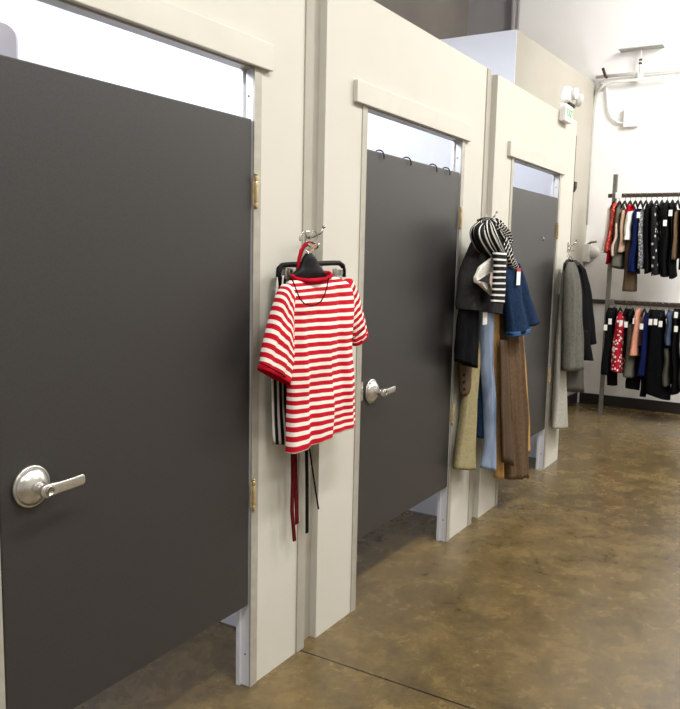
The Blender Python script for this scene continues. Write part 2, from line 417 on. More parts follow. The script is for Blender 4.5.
# ------------------------------------------------------------------ wall hooks
def wall_hook(x, z, y0, label):
    t = empty('coat_hook', (x, y0, z), label, 'coat hook', 'double coat hooks on the booth posts')
    MB().box(x-.014, y0-.004, z-.05, x+.014, y0, z+.02).build('back_plate', M['chrome'], t, bevel=.004)
    k = MB()
    k.tube([(x, y0-.004, z-.005), (x+.006, y0-.025, z-.001), (x+.018, y0-.045, z+.012), (x+.026, y0-.055, z+.034)], .0042, 10)
    k.lathe([(.002, -.006), (.006, -.004), (.0075, 0), (.006, .004), (.002, .006)], (x+.026, y0-.055, z+.036), (0, 0, 1), 14)
    k.build('upper_prong', M['chrome'], t)
    k = MB().tube([(x, y0-.004, z-.03), (x, y0-.03, z-.046), (x, y0-.046, z-.04), (x, y0-.05, z-.024)], .0042, 10)
    k.build('lower_prong', M['chrome'], t)
    return t

# ============ first hook: striped T-shirt over a clip hanger and a pinstriped skirt
H1 = Vector((2.412, -.006, 1.615))
wall_hook(H1.x, H1.z, -.006, 'silver coat hook above the red and white striped t-shirt')

def hook_wire(mb, top, bottom, r=.022, rad=.0018):
    """hanger hook: bow over a prong at top, straight to bottom"""
    top = Vector(top); bottom = Vector(bottom)
    mb.tube(arc(top-Vector((0, 0, r)), r, 200, 0, 14, (1, 0, 0), (0, 0, 1))[::1]+[top+Vector((r*.8, 0, -r*1.7)), top+Vector((0, 0, -r*2.4)), bottom], rad, 8)

# clip hanger (black bar with metal clips)
yb = -.045
cl = empty('clip_hanger', at(310, 265, y=yb), 'black bar hanger with metal clips behind the red striped t-shirt', 'clothes hanger')
P = lambda u, v, y=yb: at(u, v, y=y)
MB().tube([P(279, 287), P(278.5, 276), P(279, 268.5), P(282, 265.6), P(287, 264.8), P(310, 264), P(333, 263), P(339, 263), P(342.6, 265.5), P(343.6, 270), P(343.5, 277)], .0095, 12).build('bar', M['plastic'], cl)
q = P(309, 264); hk = MB(); hook_wire(hk, q+Vector((.03, 0, .118)), q); hk.build('hook', M['chrome'], cl)
for u in (287, 337.5):
    q = P(u, 272)
    c_ = MB().box(q.x-.02, q.y-.012, q.z-.026, q.x+.02, q.y-.006, q.z+.014).box(q.x-.02, q.y+.006, q.z-.026, q.x+.02, q.y+.012, q.z+.014)
    cc = c_.build('clip', M['steel'], cl, bevel=.003)
    MB().tube(arc((q.x, q.y-.016, q.z-.002), .012, -60, 240, 12, (1, 0, 0), (0, 0, 1)), .002, 8).build('clip_spring', M['rackmetal'], cc)
# pinstriped trousers hanging from the clips
st = px([(277, 276, 305, 274, -.045, .008), (275, 300, 303, 298, -.045, .008), (272, 350, 300, 348, -.045, .008), (272, 400, 300, 398, -.045, .008), (273.5, 444.5, 301.5, 444, -.045, .008)])
ps = MB().loft(st, amp=.004, waves=1.2, nr=64).build('pinstripe_skirt', M['bwvert'], None)
tag(ps, 'black and white pinstriped skirt hanging behind the red striped t-shirt', 'skirt')

# black shirt hanger with moulded shoulders
ys = -.095
hg = empty('shirt_hanger', at(310, 262, y=ys), 'black moulded plastic hanger inside the red striped t-shirt', 'clothes hanger')
st = px([(306, 253.5, 311, 253, ys, .008), (303, 259, 315, 258, ys, .013), (300, 267, 319, 266, ys, .015), (293, 274, 326, 273, ys, .016), (291, 283, 336, 281, ys, .012)])
MB().loft(st, amp=0, nr=32, sq=.8).build('shoulders', M['plastic'], hg)
q = at(309, 254, y=ys); hk = MB(); hook_wire(hk, q+Vector((.03, .045, .075)), q+Vector((0, 0, 0)), r=.022, rad=.0026); hk.build('hook', M['chrome'], hg)

# red dress with long ribbons under the t-shirt
rd = empty('red_belt', at(303, 262, y=-.07), 'red and orange looped fabric belt hanging from the hook, ribbon ends below the t-shirt', 'belt')
lp = MB()
pts = [at(314, 244, y=-.07), at(310, 241.5, y=-.07), at(306, 243, y=-.07), at(302.5, 249, y=-.07), at(299.5, 257, y=-.07), at(298, 267, y=-.07), at(297, 285, y=-.07), at(295, 340, y=-.065), at(293, 400, y=-.06), at(292.5, 450, y=-.05), at(292.8, 480, y=-.045), at(292, 510, y=-.045), at(294.5, 541, y=-.045)]
lp.ribbon(pts, (.0085, 0, .0), (0, .0025, 0)); lp.build('long_ribbon', M['darkred'], rd)
lp = MB(); pts = [at(315, 246, y=-.078), at(310, 249, y=-.078), at(305, 256, y=-.078), at(302, 266, y=-.078), at(300.5, 285, y=-.07)]
lp.ribbon(pts, (.0085, 0, .005), (0, .002, 0)); lp.build('orange_loop', M['orange'], rd)
lp = MB(); lp.ribbon([at(312, 241.5, y=-.09), at(306, 243.5, y=-.09), at(301, 250, y=-.09), at(299, 260, y=-.085), at(298, 272, y=-.085)], (.007, 0, 0), (0, .002, 0)); lp.build('red_loop', M['redcloth'], rd)
lp = MB(); pts = [at(297, 285, y=-.06), at(296, 340, y=-.055), at(296, 400, y=-.05), at(295, 450, y=-.04), at(296, 490, y=-.035), at(297, 524, y=-.035)]
lp.ribbon(pts, (.010, 0, 0), (0, .002, 0)); lp.build('short_ribbon', M['darkred'], rd)
bt = empty('black_ribbon', at(306, 300, y=-.05), 'pair of thin black ribbon ties dangling below the striped t-shirt', 'ribbon')
lp = MB(); lp.ribbon([at(308, 256, y=-.06), at(306.5, 300, y=-.055), at(306, 400, y=-.05), at(306.5, 450, y=-.045), at(307, 480, y=-.04), at(307, 533, y=-.04)], (.0085, 0, 0), (0, .002, 0)); lp.build('wide_tie', M['blackcloth'], bt)
lp = MB(); lp.tube([at(308, 256, y=-.062), at(307.5, 300, y=-.06), at(307.5, 400, y=-.055), at(309, 445, y=-.05), at(314, 480, y=-.05), at(318.5, 509, y=-.05)], .0032, 8); lp.build('thin_tie', M['blackcloth'], bt)

# the t-shirt
ys = -.115
ts = empty('striped_t_shirt', at(315, 280, y=ys), 'red and white striped short-sleeve t-shirt hanging between the first two doors', 't-shirt')
body = MB()
body.loft(px([(291, 280.5, 334, 276.5, ys, .020), (286, 290, 346, 283, ys, .028), (285, 300, 351, 295, ys, .030), (286.5, 330, 350, 325, ys, .034), (288, 360, 349.5, 351, ys, .034),
              (288, 395, 351, 383, ys, .036), (288, 425, 352, 406, ys, .038), (287.5, 453, 352.5, 422, ys, .040)]), amp=.010, waves=2.6, ph=.3, drift=.5, nr=120, sub=8, sq=.62)
body.build('body', M['redwhite'], ts)
sl = MB()
sl.loft(px([(285, 284, 291, 298, ys, .026), (278, 296, 290, 322, ys, .030), (271, 322, 290, 347, ys, .034), (264, 346, 289.5, 366, ys, .030), (261, 366, 288, 382, ys, .024)]), amp=.004, waves=2, nr=60, sub=8, sq=.7)
s1 = sl.build('sleeve', M['redwhite'], ts)
cf = MB().loft(px([(260.3, 366, 288.3, 381.5, ys, .0265), (259.8, 369, 288, 384.5, ys, .027)]), amp=.0, nr=60, sub=3, sq=.7); cf.build('cuff', M['redcloth'], s1)
pl = MB().tube([at(261, 363.5, y=ys-.01), at(265, 365, y=ys-.028), at(272, 368.5, y=ys-.034), at(280, 373, y=ys-.034), at(286, 377, y=ys-.028)], .0016, 6); pl.build('piping', M['blackcloth'], s1)
sl = MB()
sl.loft(px([(344, 290, 349, 278.5, ys, .024), (347, 308, 355, 292, ys, .028), (350, 326, 360, 311, ys, .028), (353, 344, 364.5, 332, ys, .028)]), amp=.003, waves=1.5, nr=60, sub=8, sq=.7)
s2 = sl.build('sleeve', M['redwhite'], ts)
cf = MB().loft(px([(352.8, 343, 364, 331, ys, .029), (353.4, 346, 364.9, 334, ys, .0295)]), amp=.0, nr=60, sub=3, sq=.7); cf.build('cuff', M['redcloth'], s2)
pl = MB().tube([at(352, 339, y=ys-.030), at(358, 335, y=ys-.032), at(364, 327.5, y=ys-.03)], .0016, 6); pl.build('piping', M['blackcloth'], s2)
cr = MB()   # ribbed collar: a sagging loop from shoulder to shoulder
a_, b_ = at(294, 277.5, y=ys), at(329, 273, y=ys)
loop = []
for k in range(49):
    q = 2*PI*k/48; c = (a_+b_)/2; w = (b_-a_)/2
    loop.append(c + w*math.cos(q) + Vector((0, -.034*math.sin(q), -.016*abs(math.sin(q))*(1 if math.sin(q) > 0 else -.2))))
cr.tube(loop, .0072, 12); cr.build('collar', M['redcloth'], ts)
nk = MB(); Yn = ys-.055
nk.tube([at(*q, y=Yn) for q in [(292, 279), (294.5, 285), (297, 292), (300, 299), (304.5, 303.8), (310, 305.3), (316, 304.8), (321, 301.5), (324.5, 295), (327, 287), (328.5, 278)]], .0021, 8)
nk.build('neck_cord', M['blackcloth'], ts)

# ============ second hook: layered pile of garments
H2 = Vector((4.20, -.006, 1.77))
wall_hook(H2.x, H2.z, -.006, 'silver coat hook buried under the black and white striped scarf')
def garment(name, st, mat, label, cat, group=None, **k):
    o = MB().loft(px(st), **k).build(name, M[mat])
    return tag(o, label, cat, group)
# trousers at the back
garment('khaki_trousers', [(474, 290, 484, 290, -.05, .03), (474, 312, 481, 312, -.055, .02), (470, 350, 479, 350, -.055, .025), (465, 400, 475.5, 400, -.055, .03), (460, 440, 474, 440, -.055, .03), (456, 469, 473.5, 469.5, -.055, .034)], 'khaki',
        'khaki trousers with turned-up hems, leftmost of the hanging trousers', 'trousers', amp=.008, waves=1.5, nr=48)
j = jeans = garment('light_jeans', [(479, 290, 492, 290, -.09, .03), (480, 315, 491, 315, -.09, .035), (482, 360, 491, 360, -.09, .025), (484.5, 400, 493, 400, -.09, .025), (486, 440, 493.5, 440, -.09, .025), (482, 468, 493.5, 471, -.09, .028)], 'jean',
        'light blue faded jeans leg hanging between khaki and tan trousers', 'jeans', amp=.006, waves=1.5, ph=.7)
MB().loft(px([(478, 335, 485, 335, -.05, .02), (478, 400, 486, 400, -.05, .02), (478, 438, 486, 438, -.05, .02)]), amp=.004).build('far_leg', M['denim'], j)
garment('tan_trousers', [(489, 290, 498, 290, -.07, .025), (491.5, 340, 498, 340, -.07, .02), (495, 400, 500, 400, -.07, .02), (497, 440, 502, 440, -.07, .02), (496.5, 478, 502.5, 478, -.07, .022)], 'tan',
        'narrow tan trousers leg between the light jeans and the brown trousers', 'trousers', amp=.004, waves=1.5)
garment('tan_scarf', [(512, 330, 522, 330, -.03, .015), (517, 380, 526, 380, -.03, .015), (521, 420, 528, 420, -.03, .018), (521, 454, 529, 452, -.03, .02)], 'tan',
        'orange tan fabric end peeking out right of the brown trousers', 'scarf', amp=.003)
g = garment('brown_trousers', [(495, 290, 514, 290, -.10, .04), (498.5, 315, 517, 315, -.08, .04), (500, 350, 520, 350, -.08, .045), (501.5, 400, 522, 400, -.08, .05), (504, 440, 522, 440, -.08, .05), (505.5, 479, 522.5, 476, -.08, .055)], 'brownc',
        'wide brown trousers, rightmost and longest below the denim shorts', 'trousers', amp=.014, waves=2.4, nr=72, ph=.2)
MB().loft(px([(500, 340, 507, 340, -.125, .012), (501, 400, 510, 400, -.13, .014), (503, 462, 513, 466, -.135, .016)]), amp=.006, waves=1.5).build('front_leg', M['brownd'], g)
# blazer: charcoal shirt with black sleeve and tweed cuff
g = garment('charcoal_jacket', [(477, 236, 484, 234, -.08, .02), (472, 247, 489, 245, -.09, .035), (466, 262, 494, 261, -.10, .05), (461.5, 285, 497, 284, -.10, .055), (459.5, 302, 497.5, 306, -.10, .06), (460, 309, 496, 314, -.10, .06)], 'charcoal',
        'dark charcoal jacket spread over the hook beside the middle door', 'jacket', amp=.016, waves=2.8, nr=72, sq=.85)
g = garment('black_blouse', [(462, 290, 478, 292, -.09, .03), (459.5, 315, 476, 315, -.095, .03), (457, 340, 475.5, 342, -.10, .03), (456, 360, 475, 368, -.10, .03)], 'blackcloth',
        'black sleeve hanging below the charcoal jacket, left of the khaki trousers', 'top', amp=.008, waves=2)
g = empty('tweed_blazer', at(465, 362, y=-.10), 'brown tweed blazer sleeve with three dark cuff buttons under the black sleeve', 'blazer')
MB().loft(px([(460.5, 345, 471.5, 347, -.05, .018), (460, 365, 472, 367, -.05, .02), (460.5, 382, 471.5, 384, -.05, .02), (461.5, 395, 471.5, 391, -.05, .02)]), amp=.003, waves=1.2).build('sleeve', M['brownd'], g)
for v in (375, 382, 389):
    q = at(464, v, y=-.072); MB().lathe([(.009, 0), (.009, .003), (.007, .005)], q, (-.3, -1, 0), 16).build('button', M['plastic'], g)
# white blouse and small grey top
def facet(pts, y, th):
    f = [at(u, v, y=y+dy) for u, v, dy in pts]; n = len(f)
    return MB().add([p for p in f]+[p+Vector((0, th, 0)) for p in f], [tuple(range(n)), tuple(reversed(range(n, 2*n)))]+[((i+1) % n, i, i+n, (i+1) % n+n) for i in range(n)])
g = tag(facet([(494, 257, 0), (489, 262, -.01), (481.5, 267, 0), (476.5, 278, .01), (477, 282.5, .01), (483, 285, -.015), (489, 292, 0), (493, 296, .01), (497, 292, 0), (499, 284, 0), (498, 268, .01)], -.2, .02).build('white_blouse', M['whitec'], None, bevel=.006),
    'white blouse bunched under the striped scarf', 'blouse')
facet([(478.5, 281, 0), (484, 277.5, 0), (490.5, 273, 0), (489.5, 278, 0), (488.5, 283, 0)], -.222, .004).build('neck_opening', M['charcoal'], g)
facet([(491, 273, 0), (492.5, 273, 0), (493.5, 283, 0), (492.5, 290, 0), (490.5, 284, 0)], -.223, .004).build('collar_fold', M['pink'], g)
garment('grey_blouse', [(484, 246, 492, 246, -.15, .012), (480.5, 256, 492, 254, -.15, .015), (482, 266, 486, 263, -.15, .012)], 'dkgrey', 'small grey garment tucked between the charcoal jacket and the white blouse', 'top', amp=.004)
# denim shorts
g = empty('denim_shorts', at(510, 262, y=-.16), 'dark blue denim shorts with frayed hems hanging right of the striped scarf', 'shorts')
MB().loft(px([(499, 262, 514, 264, -.15, .03), (502, 280, 517.5, 280, -.155, .035), (506, 305, 521, 303, -.16, .035), (509, 335, 527, 330, -.16, .04)]), amp=.006, waves=1.5).build('leg', M['denim'], g)
MB().loft(px([(508, 262, 517, 264, -.12, .03), (513, 280, 523, 278, -.12, .03), (519, 303, 530, 300, -.12, .03), (525, 327, 537, 322.5, -.12, .035)]), amp=.005, waves=1.5).build('leg', M['denim'], g)
MB().loft(px([(508.7, 332, 526.7, 328, -.16, .0415), (509.3, 337, 527.5, 332, -.16, .042)]), amp=.002, sub=3).build('frayed_hem', M['denimhem'], g)
q = at(518.5, 277, y=-.2); tg = MB().box(q.x-.03, q.y-.001, q.z-.045, q.x+.03, q.y+.001, q.z+.03).build('price_tag', M['tag'], g)
MB().box(q.x-.03, q.y-.0016, q.z+.03, q.x+.03, q.y+.001, q.z+.048).build('tag_stub', M['redtag'], tg)
# striped scarf: knotted bulk and two tails
g = empty('striped_scarf', at(488, 235, y=-.2), 'black and white striped scarf draped over the second hook', 'scarf')
def path_loft(mb, pts, amp=.006, waves=2, **k):
    """pts: (u, v, y, half width m, half depth m); width runs across the path"""
    P_ = [at(u, v, y=y) for u, v, y, w, d in pts]; st = []
    for i, p in enumerate(P_):
        t = (P_[min(i+1, len(P_)-1)]-P_[max(i-1, 0)]).normalized(); w = t.cross(Vector((0, 1, 0))).normalized()
        st.append((p, w*pts[i][3], Vector((0, -pts[i][4], 0))))
    mb.loft(st, amp=amp, waves=waves, **k); return mb
M['bwalong'] = stripes('black_white_lengthwise', '#111113', '#D8D6D0', .016, .72, 'X', 0)
M['bwfine'] = stripes('black_white_fine', '#111113', '#DCDAD4', .030, .68, 'Y', .003)
LP = [(482, 222), (474, 228), (472.5, 237), (478, 249), (488, 260), (497, 267)]
RP = [(488, 218), (497, 222), (503, 231), (508, 242), (509, 253), (506, 263)]
kn = MB(); NS = 7
for k in range(NS):
    t0, t1 = k/NS, min(1, (k+1.25)/NS); stt = []
    for q_, (l_, r_) in enumerate(zip(LP, RP)):
        mix = lambda t: (l_[0]+(r_[0]-l_[0])*t, l_[1]+(r_[1]-l_[1])*t)
        yy = -.13-.06*math.sin(PI*(t0+t1)/2)*math.sin(PI*(q_+1)/7)-.012*(k % 2)
        stt.append(mix(t0)+mix(t1)+(yy, .022))
    kn.loft(px(stt), amp=.006, waves=2, nr=40, ph=k*.9, sub=8, sq=.9, uvn=.024)
kn.build('draped_bulk', M['bwalong'], g)
kn = MB()
kn.loft(px([(483, 226, 479, 219, -.1, .02), (489, 227, 487, 217.5, -.15, .035), (494, 232, 496, 219, -.17, .035), (500, 238, 504, 228, -.17, .03), (503, 247, 510, 241, -.16, .025)]), amp=.006, nr=48, sub=8, uvn=.04)
kn.build('top_fold', M['bwfine'], g)
tl = MB().loft(px([(494, 252, 505, 253, -.23, .02), (495, 270, 504.5, 270, -.235, .018), (494, 285, 504.5, 285, -.235, .018), (492.5, 303, 503.5, 303.5, -.235, .018)]), amp=.004, waves=1.2)
tl.build('tail', M['bwfine'], g)
tl = MB(); path_loft(tl, [(500, 240, -.17, .045, .03), (507, 252, -.18, .04, .025), (511, 262, -.18, .03, .02), (516, 269, -.175, .02, .015)], amp=.005)
tl.build('short_tail', M['bwfine'], g)
q = at(485, 318, y=-.15); MB().box(q.x-.03, q.y-.001, q.z-.035, q.x+.03, q.y+.001, q.z+.03).build('price_tag', M['tag'], jeans)

# ============ third hook
H3 = Vector((5.93, .0, 1.66))
wall_hook(H3.x, H3.z, -.0, 'silver coat hook at the end of the booths above the grey dress')
garment('light_grey_trousers', [(564, 262, 569, 262, -.05, .01), (562, 285, 567.5, 285, -.055, .02), (559, 330, 566, 330, -.06, .025), (556.5, 380, 565, 380, -.06, .03), (555, 410, 566, 410, -.06, .03), (553.5, 428.5, 566.5, 427.5, -.06, .03)], 'ltgrey',
        'long pale grey trousers, leftmost under the third hook', 'trousers', amp=.008, waves=1.6, nr=48)
garment('grey_skirt', [(565, 290, 578, 290, -.06, .04), (561.5, 340, 579, 340, -.06, .05), (560.5, 391, 580, 392, -.06, .06)], 'dkgrey',
        'darker grey skirt whose hem shows below the grey dress', 'skirt', amp=.01, waves=2)
garment('grey_dress', [(569, 262, 573, 262, -.12, .015), (566.5, 272, 576, 270, -.12, .03), (566, 290, 577.5, 288, -.12, .045), (565.5, 330, 578, 328, -.12, .05), (564.5, 371, 578.5, 369, -.12, .055)], 'midgrey',
        'mid grey sleeveless dress, front garment under the third hook', 'dress', amp=.012, waves=2.4, nr=56)
g = empty('black_jacket', at(578, 262, y=-.1), 'black long-sleeve jacket, rightmost under the third hook', 'jacket')
MB().loft(px([(571.5, 263, 578, 262, -.08, .02), (573, 274, 583, 272, -.08, .04), (575, 300, 587, 298, -.08, .05), (577, 345, 588, 345, -.08, .05)]), amp=.006, waves=1.6).build('body', M['blackcloth'], g)
MB().loft(px([(577, 266, 583, 270, -.10, .03), (580, 290, 588.5, 290, -.10, .035), (583, 320, 592, 318, -.10, .035), (587, 345, 595, 343, -.10, .03)]), amp=.004, waves=1.2).build('sleeve', M['blackcloth'], g)
MB().loft(px([(576, 330, 586, 330, -.11, .03), (581, 350, 590, 350, -.11, .03), (583.5, 360.5, 592, 360.5, -.11, .03)]), amp=.004, waves=1.2).build('sleeve', M['blackcloth'], g)
tf = empty('velvet_hanger', at(569, 262, y=-.07), 'black hanger top carrying the pale grey trousers', 'clothes hanger')
MB().loft(px([(566.5, 259.5, 571, 259, -.075, .008), (564, 264, 574, 264, -.075, .01), (563.5, 271, 574, 270, -.075, .01)]), amp=0).build('shoulders', M['plastic'], tf)
q = at(569, 260, y=-.075); hk = MB(); hook_wire(hk, q+Vector((0, .01, .085)), q, r=.024, rad=.0026); hk.build('hook', M['chrome'], tf)
tf = empty('plain_hanger', at(577, 262, y=-.1), 'black hanger top carrying the black jacket', 'clothes hanger')
MB().loft(px([(572, 260, 576, 260, -.1, .008), (572, 266, 580, 265, -.1, .01)]), amp=0).build('shoulders', M['plastic'], tf)
q = at(573, 260, y=-.1); hk = MB(); hook_wire(hk, q+Vector((0, .03, .10)), q, r=.024, rad=.0026); hk.build('hook', M['chrome'], tf)

# ------------------------------------------------------------------ emergency light with green exit lettering
ye = -.03
el = empty('emergency_light', at(568, 100, y=ye), 'white emergency light unit with green lettering above the farthest door', 'emergency light')
a = at(561, 86, y=ye); b = at(577, 104, y=ye); zt = a.z; zb = at(561, 103, y=ye).z
q0 = at(560.5, 85.5, y=0); X0 = q0.x; q1 = at(578, 95, y=-.06); X1 = q1.x
zt = q0.z; zb = at(560.5, 102, y=0).z
MB().box(X0, -.06, zb, X1, -.002, zt).build('housing', M['whiteplastic'], el, bevel=.02)
for k, (xx, zz, rr_) in enumerate(((X0+(X1-X0)*.45, .62, .04), (X1-.02, .42, .045))):
    MB().lathe([(rr_*.7, 0), (rr_, .012), (rr_, .03), (rr_*.8, .036), (rr_*.4, .03)], (xx, -.055, zb+(zt-zb)*zz), (-.1 if k == 0 else .8, -1, -.2), 28).build('lamp_head', M['whiteplastic'], el)
zs1 = zb-.012; zs0 = zs1-.115
sg = MB().box(X0, -.045, zs0, X0+(X1-X0)*.8, -.002, zs1).build('sign_plate', M['whiteplastic'], el, bevel=.003)
tx = bpy.data.curves.new('lettering', 'FONT'); tx.body = 'EXIT'; tx.size = .075; tx.extrude = .002; tx.align_x = 'CENTER'; tx.align_y = 'CENTER'
to = bpy.data.objects.new('lettering_tmp', tx); C.objects.link(to)
bpy.context.view_layer.update()
dg = bpy.context.evaluated_depsgraph_get(); me = bpy.data.meshes.new_from_object(to.evaluated_get(dg))
bpy.data.objects.remove(to)
lo = bpy.data.objects.new('lettering', me); C.objects.link(lo); me.materials.clear(); me.materials.append(M['green'])
lo.parent = sg; lo.rotation_euler = (PI/2, 0, 0); lo.location = (X0+(X1-X0)*.46, -.0455, (zs0+zs1)/2)
MB().box(X0+(X1-X0)*.3, -.05, zb-.012, X0+(X1-X0)*.95, -.002, zb).build('bracket', M['dark'], el)

# small dark bracket high on the closet block
q = at(573.5, 185, y=.56)
tag(MB().loft([((q.x, .56, q.z+.03), (.05, 0, 0), (0, -.03, 0)), ((q.x, .55, q.z-.03), (.035, 0, 0), (0, -.02, 0)), ((q.x, .555, q.z-.07), (.01, 0, 0), (0, -.01, 0))], amp=0, nr=20, sq=.5).build('wall_bracket', M['darkrail']),
    'small dark brown wedge bracket on the wall beyond the farthest door', 'bracket')

# ------------------------------------------------------------------ pipes, sprinkler, conduit on the back wall
Xp = XB-.07
t = empty('sprinkler_pipe', at(640, 74, x=Xp), 'off-white sprinkler pipe running level along the back wall', 'pipe')
pa = at(596, 76.8, x=Xp); pb = at(702, 67.5, x=Xp); pb.z = pa.z = (pa.z+pb.z)/2
MB().tube([pa, pb], .016, 14).build('upper_pipe', M['pipe'], t)
qa = at(604, 83, x=Xp-.03); qb = at(675, 74, x=Xp-.03); z = (qa.z+qb.z)/2-.01
MB().tube([(Xp-.03, qa.y+.05, z-.08), (Xp-.03, qa.y, z-.02), (Xp-.03, qa.y-.06, z), (Xp-.03, qb.y, z)], .015, 14).build('lower_pipe', M['pipe'], t)
q = at(640, 72, x=Xp)
MB().lathe([(.03, -.03), (.036, -.02), (.036, .02), (.028, .03)], (q.x-.01, q.y, z+.035), (0, 0, 1), 20).build('pipe_fitting', M['pipe'], t)
ca = at(605.5, 74, x=Xp-.05)
MB().tube([ca+Vector((0, .03, .06)), ca+Vector((0, .0, -.02)), ca+Vector((0, -.02, -.04))], .014, 10).build('pipe_clamp', M['brown'], t)
t = empty('fire_sprinkler', at(641, 66, x=Xp), 'sprinkler head with flat grey shield plate standing above the wall pipe', 'sprinkler')
zz = at(641, 48.5, x=Xp).z
MB().tube([(Xp-.01, q.y, z+.05), (Xp-.01, q.y, zz)], .009, 10).build('stem', M['pipe'], t)
for dv in (60, 63.5):
    w_ = at(641, dv, x=Xp); MB().lathe([(.014, -.009), (.018, 0), (.014, .009)], (Xp-.01, q.y, w_.z), (0, 0, 1), 14).build('collar', M['darkrail'], t)
MB().box(Xp-.07, q.y-.21, zz-.004, Xp+.06, q.y+.21, zz+.004).build('shield_plate', M['plate'], t)
# conduit down to the white box
b0 = at(624.5, 108.5, x=XB-.04); b1 = at(638, 126.5, x=XB-.04)
t = tag(MB().box(XB-.06, b1.y, b1.z, XB, b0.y, b0.z).build('junction_box', M['whiteplastic'], None, bevel=.006), 'white junction box on the back wall below the pipe', 'junction box')
cp = [at(u, v, x=XB-.03) for u, v in [(600, 82), (604.5, 84.5), (607, 90), (607.5, 99), (608.5, 110), (612, 118), (618, 122.5), (626, 123.5)]]
tag(MB().tube(cp, .012, 12).build('conduit', M['whiteplastic']), 'white flexible conduit curving down to the junction box', 'conduit')
cp = [at(u, v, x=XB-.03) for u, v in [(604, 82), (600, 83), (598.5, 88), (596.5, 110), (593.5, 170), (590, 225)]]
for p_ in cp[2:]: p_.y = cp[2].y+.02
tag(MB().tube(cp, .014, 12).build('corner_pipe', M['plate']), 'grey conduit running down the corner to the door chime', 'conduit')
# small grey box and round bell near the corner
q = at(586, 252, y=.54)
t = empty('wall_alarm', at(590, 252, x=XB-.03), 'grey switch box with round clear-domed alarm in the back corner', 'alarm')
p0 = at(583, 244, x=XB-.05); p1 = at(589.5, 262, x=XB-.05)
MB().box(XB-.09, p1.y, p1.z, XB, min(p0.y, .555), p0.z).build('switch_box', M['pipe'], t, bevel=.006)
pc = at(593, 252, x=XB-.05)
MB().lathe([(.055, 0), (.062, .02), (.06, .04), (.045, .06), (.018, .07)], (XB-.005, pc.y, pc.z), (-1, 0, 0), 32).build('bell_dome', M['pipe'], t)
MB().tube([pc+Vector((0, .06, .08)), pc+Vector((-.03, .02, .1)), pc+Vector((-.04, -.04, .11))], .012, 10).build('bell_bracket', M['rackmetal'], t)
# dark vertical pipe at the grey/white break of the back wall
tag(MB().tube([(XB-.05, 1.45, 3.3), (XB-.05, 1.45, CEIL)], .028, 14).tube([(XB-.035, 1.40, 3.3), (XB-.035, 1.40, CEIL)], .014, 12).build('vertical_pipe', M['greywall']), 'dark grey pipe pair rising high behind the booths where grey wall meets white', 'pipe')
# rounded grey panel high in the first booth
q0 = at(2, 23, y=1.58); q1 = at(16, 58, y=1.58)
mr = empty('wall_mirror', (q0.x, 1.59, q1.z-.6), 'narrow rounded-top grey mirror on the back wall of the first booth', 'mirror')
pm = MB(); zc = q0.z
vs = []; w = q1.x-q0.x+.04; xa = q1.x-w
prof = [(xa, zc-.9), (q1.x, zc-.9), (q1.x, zc-.05)]+[(q1.x-.06+.06*math.cos(math.radians(k)), zc-.05+.05*math.sin(math.radians(k))) for k in range(0, 91, 15)]+[(xa, zc)]
n = len(prof)
pm.add([(x, 1.575, z) for x, z in prof]+[(x, 1.599, z) for x, z in prof], [tuple(range(n)), tuple(reversed(range(n, 2*n)))]+[(i, i+n, (i+1) % n+n, (i+1) % n) for i in range(n)])
pm.build('panel', M['greywall'], mr)

# ------------------------------------------------------------------ garment rack on the back wall
XR = 8.04
rk = empty('garment_rack', (XR, .13, 0), 'two-tier steel garment rack full of clothes standing before the back wall', 'garment rack')
yp = .15
p_ = MB()
p_.box(XR-.02, yp-.02, 0, XR+.02, yp+.02, 2.39)
p_.build('post', M['rackmetal'], rk, bevel=.003)
MB().box(XR-.02, -1.92, 0, XR+.02, -1.88, 2.39).build('post', M['rackmetal'], rk, bevel=.003)
zr1, zr0 = 2.185, 1.145
MB().box(XR-.012, -1.95, zr1-.02, XR+.012, yp+.06, zr1+.018).build('rail', M['darkrail'], rk, bevel=.002)
MB().box(XR-.012, -1.95, zr0-.015, XR+.012, yp+.02, zr0+.015).build('rail', M['darkrail'], rk, bevel=.002)
for z in (zr1, zr0):
    q = Vector((XR-.03, yp-.04, z)); MB().box(q.x-.012, q.y-.03, q.z-.03, q.x+.012, q.y+.025, q.z+.03).build('rail_bracket', M['whiteplastic'] if z == zr1 else M['rackmetal'], rk, bevel=.003)

